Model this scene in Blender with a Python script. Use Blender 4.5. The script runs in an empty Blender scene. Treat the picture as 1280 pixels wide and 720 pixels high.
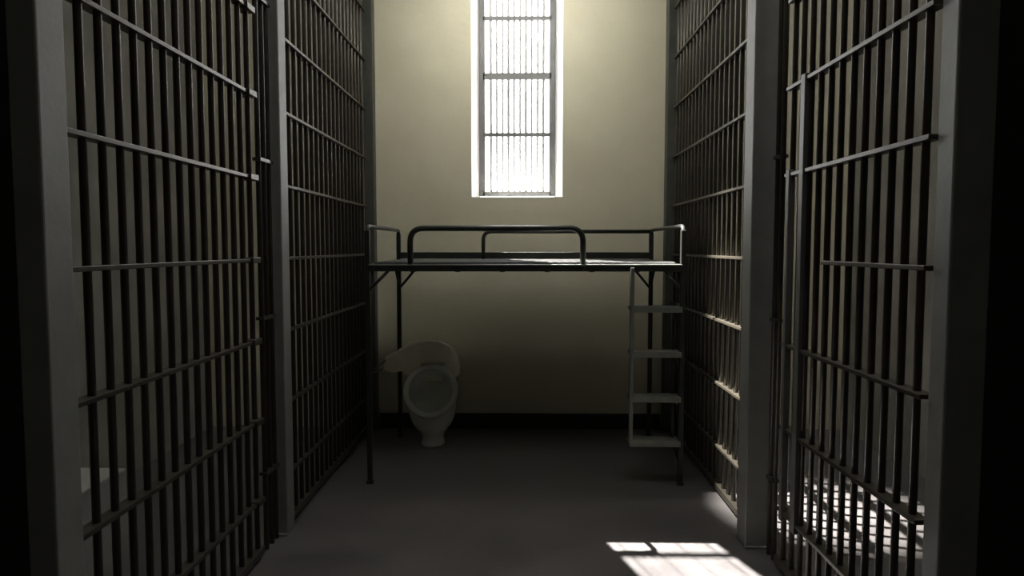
import bpy, bmesh, math
from mathutils import Vector, Matrix
S=bpy.context.scene
S.view_settings.view_transform='Standard'

# ---------------------------------------------------------------- materials
def mat(name, c1, c2=None, rough=0.6, metal=0.0, scale=6.0, bump=0.0, bscale=40.0, rough2=None, stretch=None, spec=0.5):
    m=bpy.data.materials.new(name); m.use_nodes=True
    nt=m.node_tree; N=nt.nodes; L=nt.links
    b=N["Principled BSDF"]
    b.inputs["Roughness"].default_value=rough
    b.inputs["Metallic"].default_value=metal
    b.inputs["Specular IOR Level"].default_value=spec
    tc=N.new("ShaderNodeTexCoord"); mp=N.new("ShaderNodeMapping")
    L.new(tc.outputs["Object"], mp.inputs["Vector"])
    if stretch: mp.inputs["Scale"].default_value=stretch
    n=N.new("ShaderNodeTexNoise"); n.inputs["Scale"].default_value=scale
    n.inputs["Detail"].default_value=6; n.inputs["Roughness"].default_value=0.6
    L.new(mp.outputs[0], n.inputs["Vector"])
    r=N.new("ShaderNodeValToRGB")
    r.color_ramp.elements[0].position=0.3; r.color_ramp.elements[1].position=0.7
    c2=c2 or c1
    r.color_ramp.elements[0].color=(*c1,1); r.color_ramp.elements[1].color=(*c2,1)
    L.new(n.outputs["Fac"], r.inputs["Fac"]); L.new(r.outputs["Color"], b.inputs["Base Color"])
    if rough2 is not None:
        mr=N.new("ShaderNodeMapRange"); mr.inputs["To Min"].default_value=rough; mr.inputs["To Max"].default_value=rough2
        mr.inputs["From Min"].default_value=0.3; mr.inputs["From Max"].default_value=0.7
        L.new(n.outputs["Fac"], mr.inputs["Value"]); L.new(mr.outputs[0], b.inputs["Roughness"])
    if bump:
        n2=N.new("ShaderNodeTexNoise"); n2.inputs["Scale"].default_value=bscale; n2.inputs["Detail"].default_value=5
        L.new(tc.outputs["Object"], n2.inputs["Vector"])
        bp=N.new("ShaderNodeBump"); bp.inputs["Strength"].default_value=bump; bp.inputs["Distance"].default_value=0.02
        L.new(n2.outputs["Fac"], bp.inputs["Height"]); L.new(bp.outputs[0], b.inputs["Normal"])
    return m

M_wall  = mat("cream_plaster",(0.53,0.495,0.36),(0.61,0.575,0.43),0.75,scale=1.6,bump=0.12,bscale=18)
M_reveal= mat("reveal_glow_white",(0.84,0.83,0.80),(0.88,0.87,0.84),0.7,scale=4)  # near-white colour stands in for the overexposed window glow on the reveal
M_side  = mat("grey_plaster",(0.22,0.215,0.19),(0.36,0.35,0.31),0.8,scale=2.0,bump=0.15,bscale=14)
M_dark  = mat("unlit_wall_black",(0.008,0.008,0.007),(0.014,0.014,0.012),0.8,scale=3)  # near-black colour stands in for the unlit faces of the partitions
M_ceil  = mat("ceiling_plaster",(0.30,0.29,0.25),(0.36,0.35,0.30),0.85,scale=3)
M_floor = mat("worn_concrete",(0.080,0.074,0.073),(0.135,0.125,0.123),0.28,scale=2.6,bump=0.08,bscale=30,rough2=0.44)
M_base  = mat("baseboard_paint",(0.018,0.016,0.013),(0.028,0.024,0.02),0.6)
M_bar   = mat("bar_paint",(0.038,0.033,0.025),(0.068,0.060,0.046),0.36,metal=0.35,scale=14)
M_post  = mat("post_paint",(0.17,0.17,0.16),(0.23,0.23,0.215),0.5,metal=0.1,scale=5,bump=0.05)
M_lock  = mat("lock_stile_paint",(0.11,0.11,0.10),(0.16,0.16,0.15),0.45,metal=0.2,scale=5)
M_frame = mat("window_frame_paint",(0.12,0.12,0.115),(0.17,0.17,0.165),0.5,metal=0.1)
M_wbar  = mat("window_bar_washed",(0.45,0.45,0.44),(0.55,0.55,0.54),0.5)  # pale colour imitates bars washed out by window glare
M_chan  = mat("channel_paint",(0.05,0.052,0.045),(0.08,0.082,0.07),0.5,metal=0.2)
M_bunk  = mat("bunk_steel",(0.030,0.033,0.029),(0.052,0.054,0.048),0.33,metal=0.5,scale=12)
M_rung  = mat("rung_steel",(0.17,0.18,0.16),(0.24,0.25,0.22),0.4,metal=0.4,scale=12)
M_matt  = mat("mattress_cloth",(0.03,0.03,0.03),(0.05,0.05,0.048),0.9,scale=30,bump=0.2)
M_porc  = mat("porcelain",(0.66,0.67,0.61),(0.75,0.76,0.70),0.18,scale=5)
M_cream = mat("aged_plastic",(0.82,0.78,0.58),(0.92,0.89,0.70),0.4,scale=12)
M_conc  = mat("bench_concrete",(0.40,0.39,0.36),(0.50,0.49,0.45),0.8,scale=4,bump=0.1)

# ---------------------------------------------------------------- mesh builder
class B:
    def __init__(s,name): s.name=name; s.bm=bmesh.new(); s.mats=[]
    def mi(s,m):
        if m not in s.mats: s.mats.append(m)
        return s.mats.index(m)
    def box(s,x0,x1,y0,y1,z0,z1,m,bev=0.0):
        vs=[s.bm.verts.new((x,y,z)) for x in (x0,x1) for y in (y0,y1) for z in (z0,z1)]
        idx=[(0,1,3,2),(4,6,7,5),(0,4,5,1),(2,3,7,6),(0,2,6,4),(1,5,7,3)]
        fs=[s.bm.faces.new([vs[i] for i in f]) for f in idx]
        k=s.mi(m)
        for f in fs: f.material_index=k
        if bev:
            es=list({e for f in fs for e in f.edges})
            r=bmesh.ops.bevel(s.bm,geom=es,offset=bev,segments=2,affect='EDGES',profile=0.5)
            for f in r['faces']: f.material_index=k
    def tube(s,pts,r,m,n=10,caps=True):
        pts=[Vector(p) for p in pts]; k=s.mi(m); rings=[]
        t=(pts[1]-pts[0]).normalized()
        a=Vector((0,0,1)) if abs(t.z)<0.9 else Vector((1,0,0))
        u=t.cross(a).normalized()
        for i,p in enumerate(pts):
            if i==0: t=(pts[1]-p).normalized()
            elif i==len(pts)-1: t=(p-pts[i-1]).normalized()
            else: t=((p-pts[i-1]).normalized()+(pts[i+1]-p).normalized()).normalized()
            u=(u-t*u.dot(t)).normalized(); v=t.cross(u)
            rings.append([s.bm.verts.new(p+u*(r*math.cos(2*math.pi*j/n))+v*(r*math.sin(2*math.pi*j/n))) for j in range(n)])
        for a,b in zip(rings,rings[1:]):
            for j in range(n):
                f=s.bm.faces.new([a[j],a[(j+1)%n],b[(j+1)%n],b[j]]); f.smooth=True; f.material_index=k
        if caps:
            for rr in (rings[0],rings[-1]):
                f=s.bm.faces.new(rr); f.material_index=k
    def loft(s,rings,m,cap0=False,cap1=False,closed=False):
        k=s.mi(m); R=[[s.bm.verts.new(p) for p in r] for r in rings]
        prs=list(zip(R,R[1:]))
        if closed: prs.append((R[-1],R[0]))
        for a,b in prs:
            n=len(a)
            for j in range(n):
                f=s.bm.faces.new([a[j],a[(j+1)%n],b[(j+1)%n],b[j]]); f.smooth=True; f.material_index=k
        if cap0: f=s.bm.faces.new(R[0]); f.material_index=k
        if cap1: f=s.bm.faces.new(R[-1]); f.material_index=k
    def done(s):
        bmesh.ops.recalc_face_normals(s.bm,faces=s.bm.faces[:])
        me=bpy.data.meshes.new(s.name); s.bm.to_mesh(me); s.bm.free()
        for m in s.mats: me.materials.append(m)
        o=bpy.data.objects.new(s.name,me); S.collection.objects.link(o); return o

def fillet(pts,r,n=6):
    pts=[Vector(p) for p in pts]; out=[pts[0]]
    for i in range(1,len(pts)-1):
        a,b,c=pts[i-1],pts[i],pts[i+1]
        p=b+(a-b).normalized()*r; q=b+(c-b).normalized()*r
        for k in range(n+1):
            t=k/n; out.append(p*(1-t)**2+b*2*t*(1-t)+q*t*t)
    out.append(pts[-1]); return out

# ---------------------------------------------------------------- room shell
H=5.5; HB=H-.004; YB=5.55; XL=-2.6; XR=2.6; Y0=-1.8
b=B("floor"); b.box(XL-.2,XR+.2,Y0-.2,YB+.4,-.15,0,M_floor); b.done()
b=B("ceiling"); b.box(XL-.2,XR+.2,Y0-.2,YB+.4,H,H+.15,M_ceil); b.done()
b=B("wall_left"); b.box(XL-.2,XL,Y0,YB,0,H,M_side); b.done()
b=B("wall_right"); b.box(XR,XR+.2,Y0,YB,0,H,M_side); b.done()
b=B("wall_front"); b.box(XL-.2,XR+.2,Y0-.2,Y0,0,H,M_side); b.done()
# back wall with a splayed window opening
WX0,WX1,WZ0,WZ1=-.425,.312,1.90,5.28
IX0,IX1,IZ0,IZ1=-.360,.243,1.92,5.25
b=B("wall_back"); k=b.mi(M_wall); k2=b.mi(M_reveal)
def rect(x0,x1,z0,z1,y): return [b.bm.verts.new(p) for p in ((x0,y,z0),(x1,y,z0),(x1,y,z1),(x0,y,z1))]
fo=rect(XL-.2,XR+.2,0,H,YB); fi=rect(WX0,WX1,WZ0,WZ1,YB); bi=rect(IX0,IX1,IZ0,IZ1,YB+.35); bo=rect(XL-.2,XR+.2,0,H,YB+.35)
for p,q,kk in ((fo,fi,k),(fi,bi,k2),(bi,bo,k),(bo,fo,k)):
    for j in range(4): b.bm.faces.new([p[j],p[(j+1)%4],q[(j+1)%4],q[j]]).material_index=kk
b.done()
b=B("baseboard_back"); b.box(-1.19,1.12,YB-.025,YB,0,.125,M_base,.004); b.done()
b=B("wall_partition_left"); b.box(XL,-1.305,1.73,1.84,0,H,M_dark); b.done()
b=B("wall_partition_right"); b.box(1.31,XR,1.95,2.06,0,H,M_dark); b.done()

# window
b=B("window_1"); yw=YB+.24
fx0,fx1=-.378,.262
b.box(fx0,fx0+.05,yw,yw+.05,1.925,5.25,M_frame,.004)
b.box(fx1-.05,fx1,yw,yw+.05,1.925,5.25,M_frame,.004)
for z,t in ((1.945,.04),(2.44,.032),(2.925,.055),(3.40,.032),(3.87,.05),(4.35,.028),(4.83,.05),(5.23,.035)):
    b.box(fx0+.03,fx1-.03,yw,yw+.045,z-t/2,z+t/2,M_frame,.003)
nb=10
for i in range(nb):
    x=fx0+.05+(fx1-fx0-.10)*(i+1)/(nb+1)
    b.tube([(x,yw+.02,1.93),(x,yw+.02,5.24)],.010 if i%3 else .013,M_wbar,8)
b.done()

# ---------------------------------------------------------------- posts and bars
def post(x0,x1,y0,y1):
    b=B("steel_post"); b.box(x0,x1,y0,y1,0,HB,M_post,.006)
    b.box(x0,x1+.0,y0-.012,y1+.004,0,.012,M_post,.003)
    b.done()
XLB,XRB=-1.275,1.20
post(-1.302,-1.225,1.72,1.83)       # near left
post(-1.335,-1.225,3.43,3.54)       # mid left
post(1.195,1.308,1.93,2.01)         # near right
post(1.10,1.215,3.32,3.45)          # mid right
def backpost(x0,x1):
    b=B("steel_channel_post"); b.box(x0,x1,YB-.10,YB-.001,0,HB,M_chan,.004); b.done()
backpost(-1.275,-1.20); backpost(1.13,1.21)

levels=[1.436+.383*n for n in range(-3,12) if 1.436+.383*n<H-.05]
def panel(x,y0,y1,sp=.1,skips={},extra=None):
    b=B("jail_bar_panel")
    n=int((y1-y0-.03)/sp)
    off=((y1-y0)-n*sp)/2
    for i in range(n+1):
        y=y0+off+i*sp
        b.tube([(x,y,0),(x,y,HB)],.0125,M_bar,10)
    for j,z in enumerate(levels):
        e=skips.get(j,y1)
        b.box(x-.024,x+.024,y0,e,z-.008,z+.008,M_bar,.002)
    b.box(x-.025,x+.025,y0,y1,.02,.055,M_bar,.003)
    if extra: extra(b)
    return b.done()
panel(XLB,3.55,YB-.11,.098)
panel(XRB-.005,3.46,YB-.11,.098)
def exl(b):
    for j,z in enumerate(levels): b.box(XLB-.028,XLB+.034,3.10,3.19,z-.014,z+.014,M_bar,.003)
panel(XLB,1.84,3.19,.092,extra=exl)
b=B("door_jamb_bars")
for y in (3.27,3.34,3.40): b.tube([(XLB,y,0),(XLB,y,HB)],.0125,M_bar)
for z in levels[::2]: b.box(XLB-.02,XLB+.02,3.25,3.414,z+.09,z+.106,M_bar)
b.done()
# right near: sliding door leaf with a lock stile
def exr(b):
    b.box(XRB-.03,XRB-.004,2.90,2.945,.25,levels[5]+.02,M_lock,.003)
    b.box(XRB-.03,XRB-.004,3.05,3.08,.25,levels[4]+.02,M_lock,.003)
sk={3:2.72}
for j in range(16):
    if j!=3: sk[j]=3.12
panel(XRB,2.02,3.14,.092,skips=sk,extra=exr)
b=B("door_jamb_bars")
for y in (3.20,3.26): b.tube([(XRB,y,0),(XRB,y,HB)],.0125,M_bar)
for z in levels[::2]: b.box(XRB-.02,XRB+.02,3.19,3.27,z+.09,z+.106,M_bar)
b.done()

b=B("concrete_bench"); b.box(XL+.005,-1.62,1.86,2.70,0,.60,M_conc,.01); b.done()

# ---------------------------------------------------------------- bunk bed
b=B("bunk_bed")
xl,xr,yf,yb=-.973,.983,4.22,5.28
for (x,y) in ((xl,yf),(xr,yf),(xl,yb),(xr,yb)):
    b.box(x-.016,x+.016,y-.016,y+.016,0,1.60,M_bunk,.004)
    b.box(x-.022,x+.022,y-.022,y+.022,0,.02,M_bunk,.004)
for x in (xl,xr):
    b.tube(fillet([(x,yf,1.55),(x,yf,1.625),(x,yb,1.625),(x,yb,1.55)],.05),.014,M_bunk)
b.box(xl,xr,yf-.018,yf+.012,1.345,1.388,M_bunk,.003)
b.box(xl+.01,xr-.01,yf-.026,yf+.014,1.380,1.390,M_rung,.002)
b.box(xl,xr,yb-.012,yb+.018,1.345,1.388,M_bunk,.003)
b.box(xl,xr,yb-.012,yb+.010,1.405,1.455,M_bunk,.003)
for x in (xl,xr): b.box(x-.014,x+.014,yf,yb,1.345,1.388,M_bunk,.003)
b.box(xl+.014,xr-.014,yf+.012,yb-.012,1.352,1.372,M_bunk)
for i in range(1,7):
    x=xl+(xr-xl)*i/7; b.box(x-.015,x+.015,yf+.01,yb-.01,1.34,1.352,M_bunk)
b.box(xl+.03,xr-.03,yf+.05,yb-.02,1.372,1.403,M_matt,.012)
b.tube(fillet([(-.705,yf-.005,1.37),(-.705,yf-.005,1.612),(.365,yf-.005,1.612),(.365,yf-.005,1.35)],.085,8),.018,M_bunk,12)
b.tube(fillet([(-.315,yb,1.37),(-.315,yb,1.615),(xr,yb,1.615)],.07,8),.015,M_bunk,12)
def brace(p,q): b.tube([p,q],.010,M_bunk,8)
brace((xl,yf,1.22),(xl+.13,yf,1.35)); brace((xl,yb,1.17),(xl+.15,yb,1.35)); brace((xl,yf,1.22),(xl,yf+.14,1.35)); brace((xl,yb,1.2),(xl,yb-.16,1.35))
brace((xr,yf,1.22),(xr-.11,yf,1.35)); brace((xr,yb,1.17),(xr-.15,yb,1.35)); brace((xr,yf,1.22),(xr,yf+.14,1.35)); brace((xr,yb,1.2),(xr,yb-.16,1.35))
# ladder
b.box(.656,.680,yf-.035,yf-.008,.262,1.37,M_rung,.003)
for z in (1.115,.835,.555,.275):
    b.box(.66,.975,yf-.04,yf+.09,z-.012,z+.012,M_rung,.004)
    b.box(.66,.975,yf-.043,yf-.036,z-.022,z+.014,M_rung,.002)
    b.tube([(.95,yf+.08,z-.01),(.975,yf+.0,z-.13)],.008,M_bunk,8)
b.box(.935,.955,yf+.06,yf+.08,.262,1.36,M_bunk,.003)
b.done()

# ---------------------------------------------------------------- toilet
tx=-.69
b=B("toilet")
def ring(cy,cz,tilt,a,bb,n=40,cx=tx):
    t=math.radians(tilt); out=[]
    for j in range(n):
        th=2*math.pi*j/n; u=a*math.cos(th); v=bb*math.sin(th)
        out.append((cx+u,cy+v*math.cos(t),cz+v*math.sin(t)))
    return out
T=60; nrm=Vector((0,-math.sin(math.radians(T)),math.cos(math.radians(T))))
def at(d): c=Vector((tx,5.0,.42))+nrm*d; return c.y,c.z
outer=[(5.0,.42,60,.192,.195),(5.02,.405,59,.196,.195),(5.05,.36,54,.19,.185),(5.07,.29,44,.182,.18),(5.08,.22,32,.165,.165),(5.09,.16,20,.135,.14),(5.10,.10,8,.095,.115),(5.10,.06,0,.080,.10),(5.10,.02,0,.088,.11),(5.10,0,0,.09,.115)]
inner=[(*at(-.15),60,.03,.03),(*at(-.145),60,.07,.07),(*at(-.11),60,.115,.12),(*at(-.05),60,.145,.150),(*at(-.01),60,.155,.160),(*at(.008),60,.165,.170),(*at(.010),60,.178,.182)]
b.loft([ring(*r) for r in inner+outer],M_porc,cap0=True,cap1=True)
sy=[(.012,.160,.165),(.030,.160,.165),(.038,.168,.173),(.038,.192,.196),(.030,.203,.206),(.012,.203,.206)]
b.loft([ring(*at(d),60,a,c) for d,a,c in sy],M_porc,closed=True)
def px(u,v,d=5.13):
    return (tx+(u-540)/850*d, 1.5-(v-308)/850*d)
ol=[(476,464),(479,448),(492,440),(500,436),(508,430),(520,427),(535,426),(550,428),(563,435),(570,445),(574,458),(573,470),(562,478),(520,480),(507,473),(499,466),(488,468)]
pts=[px(*p) for p in ol]
yA,yB_=5.115,5.18
cx_=sum(p[0] for p in pts)/len(pts); cz_=sum(p[1] for p in pts)/len(pts)
def orng(y,s): return [(cx_+(x-cx_)*s,y,cz_+(z-cz_)*s) for x,z in pts]
b.loft([orng(yA,.86),orng(yA+.004,.95),orng(yA+.02,1.0),orng(yB_-.015,1.0),orng(yB_,.93)],M_cream,cap0=True,cap1=True)
b.tube([(tx,5.16,.60),(tx,YB-.004,.60)],.03,M_porc,12)
b.tube([(tx,5.14,.30),(tx,YB-.004,.30)],.05,M_porc,16)
for s in (-.07,.07): b.tube([(tx+s-.02,5.10,.612),(tx+s+.02,5.10,.612)],.013,M_porc,10)
x1,z1=px(478,462); x2,z2=px(462,470)
b.tube([(x1+.02,5.14,z1+.01),(x2-.02,5.14,z2)],.008,M_rung,8)
x1,z1=px(497,438); x2,z2=px(464,464)
b.tube([(x1,5.13,z1),(x2,5.13,z2)],.007,M_rung,8)
b.done()

# ---------------------------------------------------------------- lights
W=bpy.data.worlds.new("World"); S.world=W; W.use_nodes=True
bg=W.node_tree.nodes["Background"]; bg.inputs["Color"].default_value=(.98,.99,1,1); bg.inputs["Strength"].default_value=12.0

def aim(o,d): o.rotation_euler=Vector(d).to_track_quat('-Z','Y').to_euler()
def light(name,t,loc,d,e,col=(1,1,1),**k):
    l=bpy.data.lights.new(name,t); l.energy=e; l.color=col
    for a,v in k.items(): setattr(l,a,v)
    o=bpy.data.objects.new(name,l); S.collection.objects.link(o); o.location=loc; aim(o,d); return o
light("sun",'SUN',(0,10,10),(.31,-1,-1.69),60,(1,.97,.92),angle=.010)
p=light("window_portal",'AREA',((IX0+IX1)/2,YB+.34,3.58),(0,-1,0),1,shape='RECTANGLE',size=.60,size_y=3.33)
p.data.cycles.is_portal=True
light("window_glow_fill",'AREA',(-.05,4.55,3.65),(0,1,-.7),18,(1,.98,.91),shape='RECTANGLE',size=.6,size_y=.3)  # added out of frame to imitate window glow on the back wall
light("overhead_fill",'AREA',(0,4.4,5.4),(0,.12,-1),6,(1,.97,.86),shape='RECTANGLE',size=1.2,size_y=1.0)  # added unseen overhead fill, brightens the back wall and cell
light("front_fill",'AREA',(0,2.2,4.9),(0,.10,-1),20,(1,.985,.95),shape='RECTANGLE',size=1.2,size_y=.5)  # added unseen fill for the front floor and post faces
light("side_cell_fill",'AREA',(-2.0,2.8,5.3),(0,0,-1),14,(.97,1,.93),shape='RECTANGLE',size=.6,size_y=1.0)  # added unseen fill, lifts the left wall behind the bars
light("side_cell_fill",'AREA',(2.0,2.8,5.3),(0,0,-1),32,(1,.98,.92),shape='RECTANGLE',size=.6,size_y=1.0)  # matching added fill for the right side wall
sp=Vector((-.85,4.45,5.0))
light("bar_streak_fill",'SPOT',sp,Vector((1.2,3.95,1.0))-sp,16000,(1,.97,.91),spot_size=math.radians(13),spot_blend=1.0,shadow_soft_size=.03)  # added spot, imitates a sun streak on the right-hand bars

# ---------------------------------------------------------------- camera
cd=bpy.data.cameras.new("camera"); cam=bpy.data.objects.new("camera",cd); S.collection.objects.link(cam)
cam.location=(0,0,1.5); cd.lens=850/1280*36; cd.sensor_width=36; cd.clip_start=.02
cam.rotation_euler=(math.radians(90-3.5),0,math.radians(1.0))
S.camera=cam
